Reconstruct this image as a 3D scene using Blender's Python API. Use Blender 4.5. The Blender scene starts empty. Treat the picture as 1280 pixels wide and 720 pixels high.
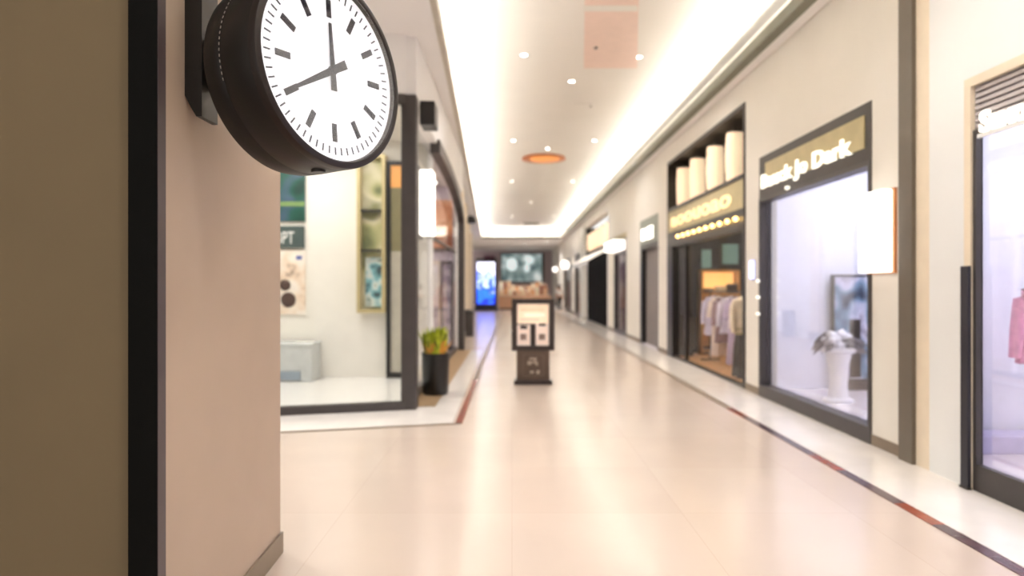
import bpy, bmesh, math, random
from mathutils import Vector, Matrix
random.seed(7)
PI = math.pi
S = bpy.context.scene
COL = S.collection

# ------------------------------------------------------------------ camera
F = 850.0                    # focal length in pixels of the 1280 wide frame
EYE = 1.6
HOR = 358.0                  # horizon row
cam_d = bpy.data.cameras.new('camera')
cam = bpy.data.objects.new('camera', cam_d); COL.objects.link(cam)
cam_d.sensor_width = 36.0; cam_d.lens = F / 1280 * 36
cam_d.shift_y = -(360 - HOR) / 1280
cam_d.clip_start = 0.05; cam_d.clip_end = 300
cam.location = (0, 0, EYE); cam.rotation_euler = (PI / 2, 0, 0)
cam_d.dof.use_dof = True; cam_d.dof.focus_distance = 2.85; cam_d.dof.aperture_fstop = 1.15
S.camera = cam
# ------------------------------------------------------------------ view, world, light levels
S.view_settings.view_transform = 'Standard'; S.view_settings.look = 'None'
S.view_settings.gamma = 1.0; S.view_settings.use_curve_mapping = False
S.view_settings.exposure = 1.18
WORLD_LIGHT = 0.5
COVE = 36.0                   # emission of the cove strips
DOWN = 78.0                  # watts of one downlight
PANEL = 5.8                  # emission of the shop ceiling panels
w = bpy.data.worlds.new('world'); S.world = w; w.use_nodes = True
w.node_tree.nodes['Background'].inputs[0].default_value = (1.0, .98, .96, 1)
w.node_tree.nodes['Background'].inputs[1].default_value = WORLD_LIGHT

# ------------------------------------------------------------------ helpers
def lin(c):
    return tuple(((v / 255) / 12.92 if v / 255 <= .04045 else ((v / 255 + .055) / 1.055) ** 2.4) for v in c)

def mat(name, rgb, rough=.5, metal=0, var=.06, scale=6, bump=0, coat=0, spec=.5):
    """every surface gets a little procedural variation"""
    m = bpy.data.materials.new(name); m.use_nodes = True
    nt = m.node_tree; b = nt.nodes['Principled BSDF']
    c = lin(rgb)
    b.inputs['Roughness'].default_value = rough; b.inputs['Metallic'].default_value = metal
    b.inputs['Coat Weight'].default_value = coat; b.inputs['Coat Roughness'].default_value = .08
    b.inputs['Specular IOR Level'].default_value = spec
    tc = nt.nodes.new('ShaderNodeTexCoord'); n = nt.nodes.new('ShaderNodeTexNoise')
    n.inputs['Scale'].default_value = scale; n.inputs['Detail'].default_value = 3
    r = nt.nodes.new('ShaderNodeValToRGB')
    r.color_ramp.elements[0].position = .3; r.color_ramp.elements[1].position = .7
    r.color_ramp.elements[0].color = (*[v * (1 - var) for v in c], 1)
    r.color_ramp.elements[1].color = (*[min(1, v * (1 + var)) for v in c], 1)
    nt.links.new(tc.outputs['Object'], n.inputs['Vector']); nt.links.new(n.outputs['Fac'], r.inputs['Fac'])
    nt.links.new(r.outputs['Color'], b.inputs['Base Color'])
    if bump:
        bp = nt.nodes.new('ShaderNodeBump'); bp.inputs['Strength'].default_value = bump; bp.inputs['Distance'].default_value = .01
        nt.links.new(n.outputs['Fac'], bp.inputs['Height']); nt.links.new(bp.outputs['Normal'], b.inputs['Normal'])
    return m

def glow(name, rgb, strength, base=None):
    m = bpy.data.materials.new(name); m.use_nodes = True
    b = m.node_tree.nodes['Principled BSDF']
    b.inputs['Base Color'].default_value = (*lin(base or rgb), 1)
    b.inputs['Emission Color'].default_value = (*lin(rgb), 1)
    b.inputs['Emission Strength'].default_value = strength * .5
    b.inputs['Roughness'].default_value = .4
    return m

def glass_mat(name, tint=(1, 1, 1), refl=.9):
    m = bpy.data.materials.new(name); m.use_nodes = True
    nt = m.node_tree; nt.nodes.remove(nt.nodes['Principled BSDF'])
    out = nt.nodes['Material Output']
    t = nt.nodes.new('ShaderNodeBsdfTransparent'); t.inputs[0].default_value = (*tint, 1)
    g = nt.nodes.new('ShaderNodeBsdfGlossy'); g.inputs['Roughness'].default_value = .03
    fr = nt.nodes.new('ShaderNodeFresnel'); fr.inputs['IOR'].default_value = 1.45
    mu = nt.nodes.new('ShaderNodeMath'); mu.operation = 'MULTIPLY'; mu.inputs[1].default_value = refl
    mx = nt.nodes.new('ShaderNodeMixShader')
    nt.links.new(fr.outputs[0], mu.inputs[0]); nt.links.new(mu.outputs[0], mx.inputs[0])
    nt.links.new(t.outputs[0], mx.inputs[1]); nt.links.new(g.outputs[0], mx.inputs[2])
    nt.links.new(mx.outputs[0], out.inputs[0])
    return m

def picture(name, cols, scale=3.0, emit=0.0, seed=0.0, detail=1.0):
    """blurry procedural picture: noise banded through a colour ramp"""
    m = bpy.data.materials.new(name); m.use_nodes = True
    nt = m.node_tree; b = nt.nodes['Principled BSDF']
    tc = nt.nodes.new('ShaderNodeTexCoord'); mp = nt.nodes.new('ShaderNodeMapping')
    mp.inputs['Location'].default_value = (seed, seed * 1.7, seed * .6)
    n = nt.nodes.new('ShaderNodeTexNoise'); n.inputs['Scale'].default_value = scale; n.inputs['Detail'].default_value = detail
    r = nt.nodes.new('ShaderNodeValToRGB')
    while len(r.color_ramp.elements) < len(cols): r.color_ramp.elements.new(.5)
    for i, c in enumerate(cols):
        r.color_ramp.elements[i].position = .3 + .4 * i / max(1, len(cols) - 1)
        r.color_ramp.elements[i].color = (*lin(c), 1)
    nt.links.new(tc.outputs['Object'], mp.inputs[0]); nt.links.new(mp.outputs[0], n.inputs['Vector'])
    nt.links.new(n.outputs['Fac'], r.inputs['Fac']); nt.links.new(r.outputs['Color'], b.inputs['Base Color'])
    b.inputs['Roughness'].default_value = .4
    if emit:
        nt.links.new(r.outputs['Color'], b.inputs['Emission Color']); b.inputs['Emission Strength'].default_value = emit
    return m

def box(bm, x0, x1, y0, y1, z0, z1, bevel=0, M=None):
    x0, x1 = min(x0, x1), max(x0, x1); y0, y1 = min(y0, y1), max(y0, y1); z0, z1 = min(z0, z1), max(z0, z1)
    vs = [bm.verts.new((x, y, z)) for x in (x0, x1) for y in (y0, y1) for z in (z0, z1)]
    fs = []
    for q in ((0, 1, 3, 2), (4, 6, 7, 5), (0, 4, 5, 1), (2, 3, 7, 6), (0, 2, 6, 4), (1, 5, 7, 3)):
        fs.append(bm.faces.new([vs[i] for i in q]))
    if bevel:
        es = list({e for f in fs for e in f.edges})
        r = bmesh.ops.bevel(bm, geom=es, offset=bevel, segments=2, affect='EDGES', profile=.5)
        vs = list({v for f in r['faces'] for v in f.verts} | {v for v in vs if v.is_valid})
    if M is not None:
        for v in vs: v.co = M @ v.co
    return vs

def prism(bm, poly, z0, z1):
    a = [bm.verts.new((x, y, z0)) for x, y in poly]; b = [bm.verts.new((x, y, z1)) for x, y in poly]
    n = len(poly)
    bm.faces.new(a[::-1]); bm.faces.new(b)
    for i in range(n): bm.faces.new((a[i], a[(i + 1) % n], b[(i + 1) % n], b[i]))

def lathe(bm, prof, axis='Z', seg=48, c=(0, 0, 0), sx=1, sy=1, wob=None):
    """prof = [(radius, height)]"""
    rings = []
    for r, h in prof:
        ring = []
        for i in range(seg):
            a = 2 * PI * i / seg; k = 1 + (wob(a, h) if wob else 0)
            u, v = r * math.cos(a) * sx * k, r * math.sin(a) * sy * k
            p = (u, v, h) if axis == 'Z' else (u, h, v)
            ring.append(bm.verts.new((p[0] + c[0], p[1] + c[1], p[2] + c[2])))
        rings.append(ring)
    for a, b in zip(rings, rings[1:]):
        for i in range(seg): bm.faces.new((a[i], a[(i + 1) % seg], b[(i + 1) % seg], b[i]))
    for ring in (rings[0], rings[-1]): bm.faces.new(ring)

def tube(bm, pts, rad, seg=8):
    pts = [Vector(p) for p in pts]; rings = []
    for i, p in enumerate(pts):
        d = (pts[min(i + 1, len(pts) - 1)] - pts[max(i - 1, 0)]).normalized()
        up = Vector((0, 0, 1)) if abs(d.z) < .9 else Vector((1, 0, 0))
        a = d.cross(up).normalized(); b = d.cross(a)
        r = rad[i] if isinstance(rad, (list, tuple)) else rad
        rings.append([bm.verts.new(p + a * r * math.cos(2 * PI * k / seg) + b * r * math.sin(2 * PI * k / seg)) for k in range(seg)])
    for a, b in zip(rings, rings[1:]):
        for i in range(seg): bm.faces.new((a[i], a[(i + 1) % seg], b[(i + 1) % seg], b[i]))
    bm.faces.new(rings[0]); bm.faces.new(rings[-1])

def obj(name, bm, m, parent=None, smooth=False):
    bmesh.ops.recalc_face_normals(bm, faces=bm.faces[:])
    me = bpy.data.meshes.new(name); bm.to_mesh(me); bm.free()
    for x in (m if isinstance(m, (list, tuple)) else [m]): me.materials.append(x)
    if smooth:
        for p in me.polygons: p.use_smooth = True
        try: me.set_sharp_from_angle(angle=math.radians(35))
        except Exception: pass
    o = bpy.data.objects.new(name, me); COL.objects.link(o)
    if parent: o.parent = parent
    return o

def NB(): return bmesh.new()
def bx(name, m, a, parent=None, bevel=0):
    bm = NB(); box(bm, *a, bevel=bevel); return obj(name, bm, m, parent)
def tag(o, label, cat, group=None):
    o['label'] = label; o['category'] = cat
    if group: o['group'] = group
    return o
def thing(name, loc, label, cat, group=None, rz=0):
    o = bpy.data.objects.new(name, None); COL.objects.link(o)
    o.location = loc; o.rotation_euler = (0, 0, rz); o.empty_display_size = .1
    return tag(o, label, cat, group)
def struct(name, bm, m, smooth=False):
    o = obj(name, bm, m, None, smooth); o['kind'] = 'structure'; return o
def sbox(name, m, *a):
    bm = NB(); box(bm, *a); return struct(name, bm, m)
def copy_tree(o, parent=None):
    c = o.copy(); COL.objects.link(c); c.parent = parent
    for ch in list(o.children): copy_tree(ch, c)
    return c
def text_mesh(name, s, size, m, parent, loc, rot, depth=.02, fit=None, bold=0):
    cu = bpy.data.curves.new(name, 'FONT'); cu.body = s; cu.size = size; cu.extrude = depth / 2
    cu.offset = bold; cu.resolution_u = 3
    t = bpy.data.objects.new(name, cu); COL.objects.link(t)
    dg = bpy.context.evaluated_depsgraph_get(); me = bpy.data.meshes.new_from_object(t.evaluated_get(dg))
    COL.objects.unlink(t); bpy.data.objects.remove(t)
    xs = [v.co.x for v in me.vertices]; ys = [v.co.y for v in me.vertices]
    k = (fit[0] / (max(xs) - min(xs)), fit[1] / (max(ys) - min(ys))) if fit else (1, 1)
    x0, y0 = min(xs), min(ys)
    for v in me.vertices: v.co.x = (v.co.x - x0) * k[0]; v.co.y = (v.co.y - y0) * k[1]
    me.materials.clear(); me.materials.append(m)
    o = bpy.data.objects.new(name, me); COL.objects.link(o); o.parent = parent
    o.location = loc; o.rotation_euler = rot
    return o

WX = 3.636                                   # plane of the right hand wall
def wy(px): return F * WX / (px - 640)       # where along that wall a column of the photo falls
def zz(py, y): return EYE + (HOR - py) * y / F
def xx(px, y): return (px - 640) * y / F

# ------------------------------------------------------------------ materials
M_wall = mat('cream_plaster', (231, 225, 215), .55, var=.02, scale=1.5)
M_white = mat('white_gloss_panel', (240, 240, 238), .25, var=.02, scale=1.2)
M_ceil = mat('ceiling_paint', (233, 227, 219), .6, var=.015, scale=1)
M_soff = mat('soffit_paint', (246, 243, 241), .6, var=.02, scale=1)
M_lip = mat('grey_green_trim', (116, 116, 100), .45, var=.05)
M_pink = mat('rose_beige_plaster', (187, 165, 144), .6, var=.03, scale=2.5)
M_khaki_shaded = mat('shaded_khaki_plaster', (119, 102, 74), .75, var=.03, scale=2)
M_black = mat('black_metal', (22, 18, 15), .35, var=.1)
M_edge_lit = mat('lit_edge_grey', (78, 66, 66), .4, var=.08)
M_frame = mat('charcoal_frame', (66, 60, 58), .4, var=.08)
M_base = mat('taupe_skirting', (128, 112, 94), .45, var=.06)
M_dark = mat('dark_bronze', (48, 40, 32), .4, var=.1)
M_brown = mat('bronze_column', (104, 94, 80), .4, var=.06)
M_beige = mat('beige_panel', (236, 220, 196), .45, var=.03)
M_gold = mat('gold_fascia', (190, 174, 128), .4, metal=.1, var=.08)
M_glass = glass_mat('shop_glass', refl=.4)
M_redstone = mat('red_stone', (150, 74, 54), .2, var=.15, scale=9)
M_purple = mat('plum_stone', (96, 74, 78), .2, var=.2, scale=9)
M_carpet = mat('brown_mat', (150, 122, 88), .8, var=.15, scale=40)
M_lavwall = mat('lavender_white_wall', (234, 234, 244), .5, var=.02)
M_greyfl = mat('pale_shop_floor', (228, 218, 220), .2, var=.03)
M_wood = mat('honey_wood_floor', (206, 156, 104), .3, var=.15, scale=5)
M_darkwall = mat('dark_shop_wall', (20, 17, 17), .5, var=.1)
M_chrome = mat('steel', (180, 180, 185), .2, metal=1)
M_letter = glow('lit_letters', (255, 252, 238), 1.0)
M_signwhite = glow('white_sign_light', (255, 250, 242), 1.8)
M_lamp = glow('lamp_white', (255, 246, 232), 12)
M_cove = glow('cove_strip_light', (250, 250, 246), COVE)

def floor_material():
    m = bpy.data.materials.new('polished_beige_tiles'); m.use_nodes = True
    nt = m.node_tree; b = nt.nodes['Principled BSDF']
    tc = nt.nodes.new('ShaderNodeTexCoord'); br = nt.nodes.new('ShaderNodeTexBrick')
    br.offset = 0; br.inputs['Scale'].default_value = 1
    br.inputs['Brick Width'].default_value = 1.2; br.inputs['Row Height'].default_value = 1.2
    br.inputs['Mortar Size'].default_value = .004; br.inputs['Mortar Smooth'].default_value = .3
    br.inputs['Color1'].default_value = (*lin((215, 197, 182)), 1); br.inputs['Color2'].default_value = (*lin((212, 193, 178)), 1)
    br.inputs['Mortar'].default_value = (*lin((207, 187, 172)), 1)
    n = nt.nodes.new('ShaderNodeTexNoise'); n.inputs['Scale'].default_value = 1.3; n.inputs['Detail'].default_value = 5
    mx = nt.nodes.new('ShaderNodeMix'); mx.data_type = 'RGBA'; mx.blend_type = 'MULTIPLY'; mx.inputs[0].default_value = .12
    nt.links.new(tc.outputs['Object'], br.inputs['Vector']); nt.links.new(tc.outputs['Object'], n.inputs['Vector'])
    nt.links.new(br.outputs['Color'], mx.inputs[6]); nt.links.new(n.outputs['Fac'], mx.inputs[7])
    nt.links.new(mx.outputs[2], b.inputs['Base Color'])
    b.inputs['Roughness'].default_value = .2; b.inputs['Specular IOR Level'].default_value = .6
    return m
M_floor = floor_material()
M_border = mat('cream_border_stone', (236, 228, 220), .16, var=.04, scale=3)

# ================================================================== SETTING
END = 62.0
LIPX = lambda y: -.866 - .0312 * (y - 7.75)     # edge of the ceiling recess on the left
SZ = EYE + 3.264                                # soffit height
CZ = 5.62                                       # recessed ceiling height
sbox('floor', M_floor, -9, 10, -4, END + .5, -.2, 0)
# pale border along the right wall, and along the left shop
sbox('floor_border_right', M_border, 2.91, 3.70, -4, END, 0, .004)
bm = NB(); prism(bm, [(-.70, 8.0), (-.74, 17.0), (-1.40, 17.0), (-1.24, 8.80), (-6.5, 7.39), (-6.5, 6.43), (-.64, 7.92)], 0, .004)
struct('floor_border_left', bm, M_border)
# dark inlay line: plum stone with red stone pieces set into it
def inlay(x0, x1, segs, name):
    for i, (a, b, m) in enumerate(segs):
        sbox(name, m, x0, x1, a, b, 0, .006)
inlay(2.81, 2.90, [(-4, 4.55, M_purple), (4.55, 5.0, M_redstone), (5.0, 5.9, M_purple), (5.9, 6.45, M_redstone), (6.45, 8.3, M_purple),
                   (8.3, 8.9, M_redstone), (8.9, 60, M_base)], 'trim_1')
inlay(-.66, -.58, [(7.92, 11.6, M_redstone), (11.6, 40, M_base)], 'trim_2')
bm = NB(); prism(bm, [(-.58, 7.90), (-.60, 7.97), (-6.5, 6.47), (-6.5, 6.42)], 0, .006); struct('trim_3', bm, M_base)
# brown door mats strip along the left shop's foot
bm = NB(); prism(bm, [(-1.36, 9.03), (-1.02, 9.03), (-1.02, 17.0), (-1.36, 17.0)], .004, .012)
struct('trim_4', bm, M_carpet)

# right wall with its openings -----------------------------------------
OPEN = [(1.2, 5.34, 3.17), (wy(1090), wy(950), 3.48), (wy(932), wy(835), 4.47), (wy(823), wy(800), 3.43),
        (wy(783), wy(768), 3.35), (25.6, 33.5, 4.45), (35.2, 39.0, 3.4), (42, 47, 3.4)]
bm = NB(); y = -4
for a, b, h in OPEN:
    if abs(y - 5.34) < .01:                     # slim edge beside the nearest window
        box(bm, WX, WX + .05, y, 5.95, 0, 3.17); box(bm, WX, WX + .25, y, 5.95, 3.17, SZ + .5); y = 5.95
    box(bm, WX, WX + .25, y, a, 0, SZ + .5); box(bm, WX, WX + .25, a, b, h, SZ + .5); y = b
box(bm, WX, WX + .25, y, END, 0, SZ + .5)
struct('wall_right', bm, M_wall)
# skirting pieces on the piers
bm = NB(); y = -4
for a, b, h in OPEN:
    box(bm, WX - .015, WX, y + .01, a - .01, 0, .11); y = b
box(bm, WX - .015, WX, y, END, 0, .11)
struct('baseboard_right', bm, M_base)
# glossy white cladding, beige strip and bronze column between the first two shops
bm = NB(); box(bm, WX - .03, WX, 5.42, wy(1166), .0, SZ - .01); box(bm, WX - .03, WX, -1, 5.42, 3.24, SZ - .01)
struct('wall_cladding', bm, M_white)
sbox('trim_5', M_beige, WX - .022, WX, wy(1166), wy(1148), .0, SZ - .01)
sbox('trim_6', M_brown, WX - .06, WX, wy(1148), wy(1131), .0, SZ - .01)
bm = NB()                                       # beige reveal round the nearest window
box(bm, WX - .034, WX + .001, 5.34, 5.42, 0, 3.24); box(bm, WX - .034, WX + .001, 1.2, 5.34, 3.17, 3.24)
struct('trim_7', bm, M_beige)

# left pillar, front wall, end walls ------------------------------------
PX = lambda y: -1.255 - .0331 * y
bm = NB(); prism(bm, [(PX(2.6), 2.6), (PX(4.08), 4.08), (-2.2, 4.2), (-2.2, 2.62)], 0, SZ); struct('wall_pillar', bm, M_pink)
sbox('wall_front', M_khaki_shaded, -7, -1.441, 2.60, 2.75, 0, SZ)  # khaki face, its colour also darkened to hold the shade on it
bm = NB(); prism(bm, [(PX(2.64) + .014, 2.64), (PX(4.095) + .014, 4.095), (-2.2, 4.215), (-2.2, 4.1), (PX(4.0), 4.08), (PX(2.64), 2.64)], 0, .125)
struct('baseboard_pillar', bm, M_base)
sbox('trim_8', mat('matte_black', (9, 8, 6), .8, spec=.15), -1.441, -1.332, 2.552, 2.60, 0, SZ)
sbox('trim_9', M_edge_lit, -1.334, -1.3295, 2.555, 2.612, 0, SZ)  # lit side of the black trim, painted as a paler grey sheet
sbox('wall_left', M_wall, -9, -8.8, -4, 12.2, 0, SZ)
bm = NB(); prism(bm, [(-1.42, 17.3), (-2.72, 47), (-3.6, 60), (-3.8, 60), (-2.95, 47), (-1.65, 17.3)], 0, SZ); struct('wall_left_far', bm, M_soff)
M_farwall = mat('mauve_far_wall', (196, 180, 184), .5, var=.05, scale=.4)
sbox('wall_end', M_farwall, -6, 6, END, END + .3, 0, SZ + .5)

# ceiling: soffits, lips, recessed ceiling --------------------------------
bm = NB()
prism(bm, [(LIPX(-4), -4), (LIPX(46.2), 46.2), (-9, 46.2), (-9, -4)], SZ, SZ + .06)
struct('ceiling_soffit_left', bm, M_soff)
sbox('ceiling_soffit_right', M_soff, 3.33, WX, -4, 46.2, SZ, SZ + .06)
sbox('ceiling_soffit_end', M_soff, -9, WX, 46.2, END, SZ, SZ + .06)
sbox('trim_10', M_lip, 3.325, 3.47, -4, 46.2, SZ - .012, SZ + .14)
bm = NB(); prism(bm, [(LIPX(-4) + .005, -4), (LIPX(46.2) + .005, 46.2), (LIPX(46.2) - .07, 46.2), (LIPX(-4) - .07, -4)], SZ - .012, SZ + .14)
struct('trim_11', bm, mat('pale_lip_trim', (196, 188, 172), .5))
sbox('trim_12', M_lip, LIPX(46.2), 3.33, 46.19, 46.27, SZ - .012, SZ + .14)
bm = NB(); prism(bm, [(LIPX(-4) - .55, -4), (LIPX(47) - .55, 47), (4, 47), (4, -4)], CZ, CZ + .1)
prism(bm, [(LIPX(-4) - .55, -4), (LIPX(47) - .55, 47), (LIPX(47) - .62, 47), (LIPX(-4) - .62, -4)], SZ + .06, CZ)
box(bm, -3, 4, 46.9, 47, SZ + .06, CZ)
struct('ceiling', bm, M_ceil)
# cove light strips lying on top of the soffits behind the lips
o = bx('cove_light', M_cove, (3.55, 3.61, -3.9, 46.1, SZ + .062, SZ + .10))
tag(o, 'warm glowing light strip in the ceiling cove above the right hand shops', 'light', 'cove light strips')
bm = NB(); prism(bm, [(LIPX(-4) - .24, -3.9), (LIPX(46.2) - .24, 46.1), (LIPX(46.2) - .30, 46.1), (LIPX(-4) - .30, -3.9)], SZ + .062, SZ + .10)
o = obj('cove_light', bm, M_cove); tag(o, 'warm glowing light strip in the ceiling cove on the left above the clock side', 'light', 'cove light strips')
o = bx('cove_light', M_cove, (LIPX(46.2), 3.3, 46.36, 46.42, SZ + .062, SZ + .10))
tag(o, 'short warm light strip across the far end of the ceiling recess', 'light', 'cove light strips')

# ================================================================== WALL CLOCK
ZC = 2.95
Rc = Matrix(((0.49260582, -0.86883982, -0.04956685), (0.86995158, 0.49313389, 0.00179246), (0.02288573, -0.04400373, 0.9987692)))
Cc = Vector((-.2648 * ZC, ZC, EYE + .3174 * ZC))
U = .0911 * ZC
clock = thing('wall_clock', Cc, 'large round black drum clock with white dial on a bracket on the pillar', 'clock')
clock.rotation_mode = 'QUATERNION'; clock.rotation_quaternion = Rc.to_quaternion()
M_cbody = mat('clock_black_enamel', (13, 9, 7), .42, var=.08, scale=9)
M_bezel = mat('clock_bezel_bronze', (40, 31, 28), .36, metal=.3, var=.05)
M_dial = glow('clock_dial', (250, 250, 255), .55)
M_ink = mat('clock_slate_ink', (20, 17, 40), .7, spec=.08)
M_hand = mat('clock_hand_slate', (16, 14, 34), .7, spec=.08)
bm = NB()
lathe(bm, [(.40, .012), (.4245, .0122), (.4265, .03), (.4265, .17), (.424, .175), (.424, .182), (.4265, .187), (.424, .25), (.414, .295), (.395, .312), (.25, .325), (.05, .33)], 'Y', 128)
obj('housing', bm, M_cbody, clock, True)
bm = NB()
prof = [(.3905, .006), (.393, -.018), (.399, -.025), (.414, -.026), (.424, -.020), (.4275, -.008), (.4275, .016), (.4245, .0165), (.3905, .0165)]
rings = []
for r, h in prof: rings.append([bm.verts.new((r * math.cos(2 * PI * i / 128), h, r * math.sin(2 * PI * i / 128))) for i in range(128)])
for a, b in zip(rings, rings[1:] + rings[:1]):
    for i in range(128): bm.faces.new((a[i], a[(i + 1) % 128], b[(i + 1) % 128], b[i]))
obj('bezel', bm, M_bezel, clock, True)
bm = NB(); lathe(bm, [(.3915, .003), (.3915, .012)], 'Y', 128); dial = obj('dial', bm, M_dial, clock)
def flat(bm, pts, y0, y1):
    a = [bm.verts.new((p[0], y0, p[1])) for p in pts]; b = [bm.verts.new((p[0], y1, p[1])) for p in pts]
    n = len(pts); bm.faces.new(a); bm.faces.new(b[::-1])
    for i in range(n): bm.faces.new((a[i], b[i], b[(i + 1) % n], a[(i + 1) % n]))
def radial(bm, ang, r0, r1, w0, w1, y0, y1):
    t = math.radians(ang); d = Vector((math.sin(t), math.cos(t))); n = Vector((math.cos(t), -math.sin(t)))
    flat(bm, [d * r0 - n * w0, d * r1 - n * w1, d * r1 + n * w1, d * r0 + n * w0], y0, y1)
for h in range(12):
    bm = NB(); radial(bm, 30 * h, .86 * U, 1.15 * U, .05 * U, .05 * U, .0, .0035); obj('hour_marker', bm, M_ink, dial)
for k in range(60):
    bm = NB(); radial(bm, 6 * k, 1.24 * U, 1.36 * U, .012 * U, .012 * U, .001, .0035); obj('minute_mark', bm, M_ink, dial)

bm = NB(); radial(bm, -1.2, -.33 * U, .76 * U, .065 * U, .03 * U, -.008, -.005); obj('hour_hand', bm, M_hand, clock)
bm = NB(); radial(bm, 241, -.33 * U, 1.20 * U, .075 * U, .018 * U, -.013, -.010); obj('minute_hand', bm, M_hand, clock)
bm = NB(); lathe(bm, [(.016, -.017), (.020, -.014), (.020, .004)], 'Y', 32); obj('hub_cap', bm, M_hand, clock, True)
bm = NB(); lathe(bm, [(.391, -.0215), (.391, -.0185)], 'Y', 96)
obj('glass', bm, glass_mat('clock_glass', refl=.25), clock)
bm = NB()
for k in range(30):                            # short pale dashes along part of the drum
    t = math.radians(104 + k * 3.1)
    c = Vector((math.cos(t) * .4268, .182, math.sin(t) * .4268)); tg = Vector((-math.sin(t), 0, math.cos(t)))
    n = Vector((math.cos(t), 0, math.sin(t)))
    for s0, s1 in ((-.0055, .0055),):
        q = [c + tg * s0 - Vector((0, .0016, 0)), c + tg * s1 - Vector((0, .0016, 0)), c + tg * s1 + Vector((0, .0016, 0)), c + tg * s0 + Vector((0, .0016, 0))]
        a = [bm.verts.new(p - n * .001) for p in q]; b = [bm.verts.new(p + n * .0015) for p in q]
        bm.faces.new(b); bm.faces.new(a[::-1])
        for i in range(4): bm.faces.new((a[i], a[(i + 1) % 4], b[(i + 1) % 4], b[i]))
obj('dash_line', bm, mat('pale_dashes', (150, 140, 132), .4), clock)['label'] = 'pale dashed line'
bm = NB(); lathe(bm, [(.03, -.434), (.032, -.428), (.03, -.420)], 'Z', 24, c=(-.02, .09, 0)); obj('latch', bm, M_bezel, clock, True)
# bracket, in world coordinates turned into the clock's frame
Minv = (Matrix.Translation(Cc) @ Rc.to_4x4()).inverted()
bm = NB()
pts = [(-1.352, 2.395), (-1.318, 2.33), (-1.300, 2.30), (-1.277, 2.30), (-1.277, 3.35), (-1.352, 3.35)]
a = [bm.verts.new((x, 2.80, z)) for x, z in pts]; b = [bm.verts.new((x, 2.95, z)) for x, z in pts]
n = len(pts); bm.faces.new(a); bm.faces.new(b[::-1])
for i in range(n): bm.faces.new((a[i], a[(i + 1) % n], b[(i + 1) % n], b[i]))
for v in bm.verts: v.co = Minv @ v.co
obj('wall_bracket', bm, M_black, clock)
bm = NB(); box(bm, -1.30, -1.0, 2.87, 2.95, 2.44, 2.64)
prism(bm, [(-1.20, 2.90), (-1.0, 2.90), (-.98, 3.12), (-1.12, 3.14)], 2.45, 2.63)
for v in bm.verts: v.co = Minv @ v.co
obj('mounting_arm', bm, M_black, clock)

# ================================================================== CEILING FITTINGS
def downlight_proto():
    t = thing('downlight', (0, 0, CZ), 'x', 'light')
    bm = NB(); lathe(bm, [(.09, -.004), (.10, -.002), (.10, .0)], 'Z', 24); obj('rim', bm, M_white, t)
    bm = NB(); lathe(bm, [(.050, -.008), (.058, -.003)], 'Z', 24); obj('lens', bm, M_lamp, t)
    ld = bpy.data.lights.new('downlight_lamp', 'SPOT'); ld.energy = DOWN; ld.spot_size = math.radians(130); ld.spot_blend = .8
    ld.color = (.97, .985, 1); ld.shadow_soft_size = .08
    lo = bpy.data.objects.new('lamp', ld); COL.objects.link(lo); lo.parent = t; lo.location = (0, 0, -.03)
    return t
CK = (CZ - EYE) / 3.71        # fittings keep their bearing from the entrance on the higher ceiling
p0 = downlight_proto()
spots = [(.19, 10.9, 'left row, nearest the camera'), (1.08, 12.3, 'centre row, brightest and nearest the camera'), (2.05, 11.0, 'right row, beside the salmon ceiling patch'),
         (.04, 17.3, 'left row, just before the orange disc'), (.96, 18.3, 'centre row, directly in front of the orange disc'), (2.1, 17.3, 'right row, level with the orange disc'),
         (.0, 24.0, 'left row, second beyond the orange disc'), (2.15, 24.0, 'right row, beyond the orange disc'), (.85, 30, 'centre row, beyond the orange disc'),
         (.0, 36, 'left row, far end near the grey vent'), (2.2, 36, 'right row, far end near the grey vent'),
         (.9, 5.5, 'centre row, above the near floor'), (2.3, 4.0, 'right row, above the near window'), (.3, 1.0, 'left row, above the camera'), (2.0, -1.5, 'right row, behind the camera')]
spots += [(-.8, 50, 'added to light the far end, left of the teal billboard'), (1.0, 52, 'added to light the far end, in front of the teal billboard'), (2.6, 50, 'added to light the far end, right of the teal billboard')]  # extra lamps put in to brighten the far end
spots += [(-2.3, 6.8, 'added to the left soffit before the corner shop window'), (-3.6, 5.8, 'added to the left soffit beside the pillar'), (-5.2, 6.0, 'added to the left soffit far from the corridor')]  # unseen lamps put in to lift the pale left fascia
for i, (x, y, s) in enumerate(spots):
    o = p0 if i == 0 else copy_tree(p0)
    low = y > 48 or x < -2
    if not low: x, y = x * CK, y * CK
    if low:
        for l in o.children:
            if l.type == 'LIGHT': l.data = l.data.copy(); l.data.energy = DOWN * (2.6 if y > 48 else 1.7)
    o.location = (x, y, SZ if low else CZ); tag(o, 'small round recessed ceiling downlight, ' + s, 'light', 'ceiling downlights')
M_salmon = mat('salmon_pink', (234, 206, 192), .5, var=.03)
t = thing('ceiling_patch', (0, 0, CZ), 'salmon pink splayed patch on the near ceiling', 'panel')  # thin salmon quad widening down the ceiling, with a paler strip across
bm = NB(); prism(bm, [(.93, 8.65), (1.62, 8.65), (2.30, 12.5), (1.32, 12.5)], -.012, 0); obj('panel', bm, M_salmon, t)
bm = NB(); prism(bm, [(1.02, 9.7), (1.79, 9.7), (1.83, 9.9), (1.04, 9.9)], -.016, -.012); obj('pale_strip', bm, M_wall, t)
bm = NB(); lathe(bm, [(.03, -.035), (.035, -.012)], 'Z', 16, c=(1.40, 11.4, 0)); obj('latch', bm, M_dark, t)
t = thing('ceiling_dish', (.99, 21.2, CZ), 'round orange shallow dish lamp on the ceiling', 'lamp')
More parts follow.
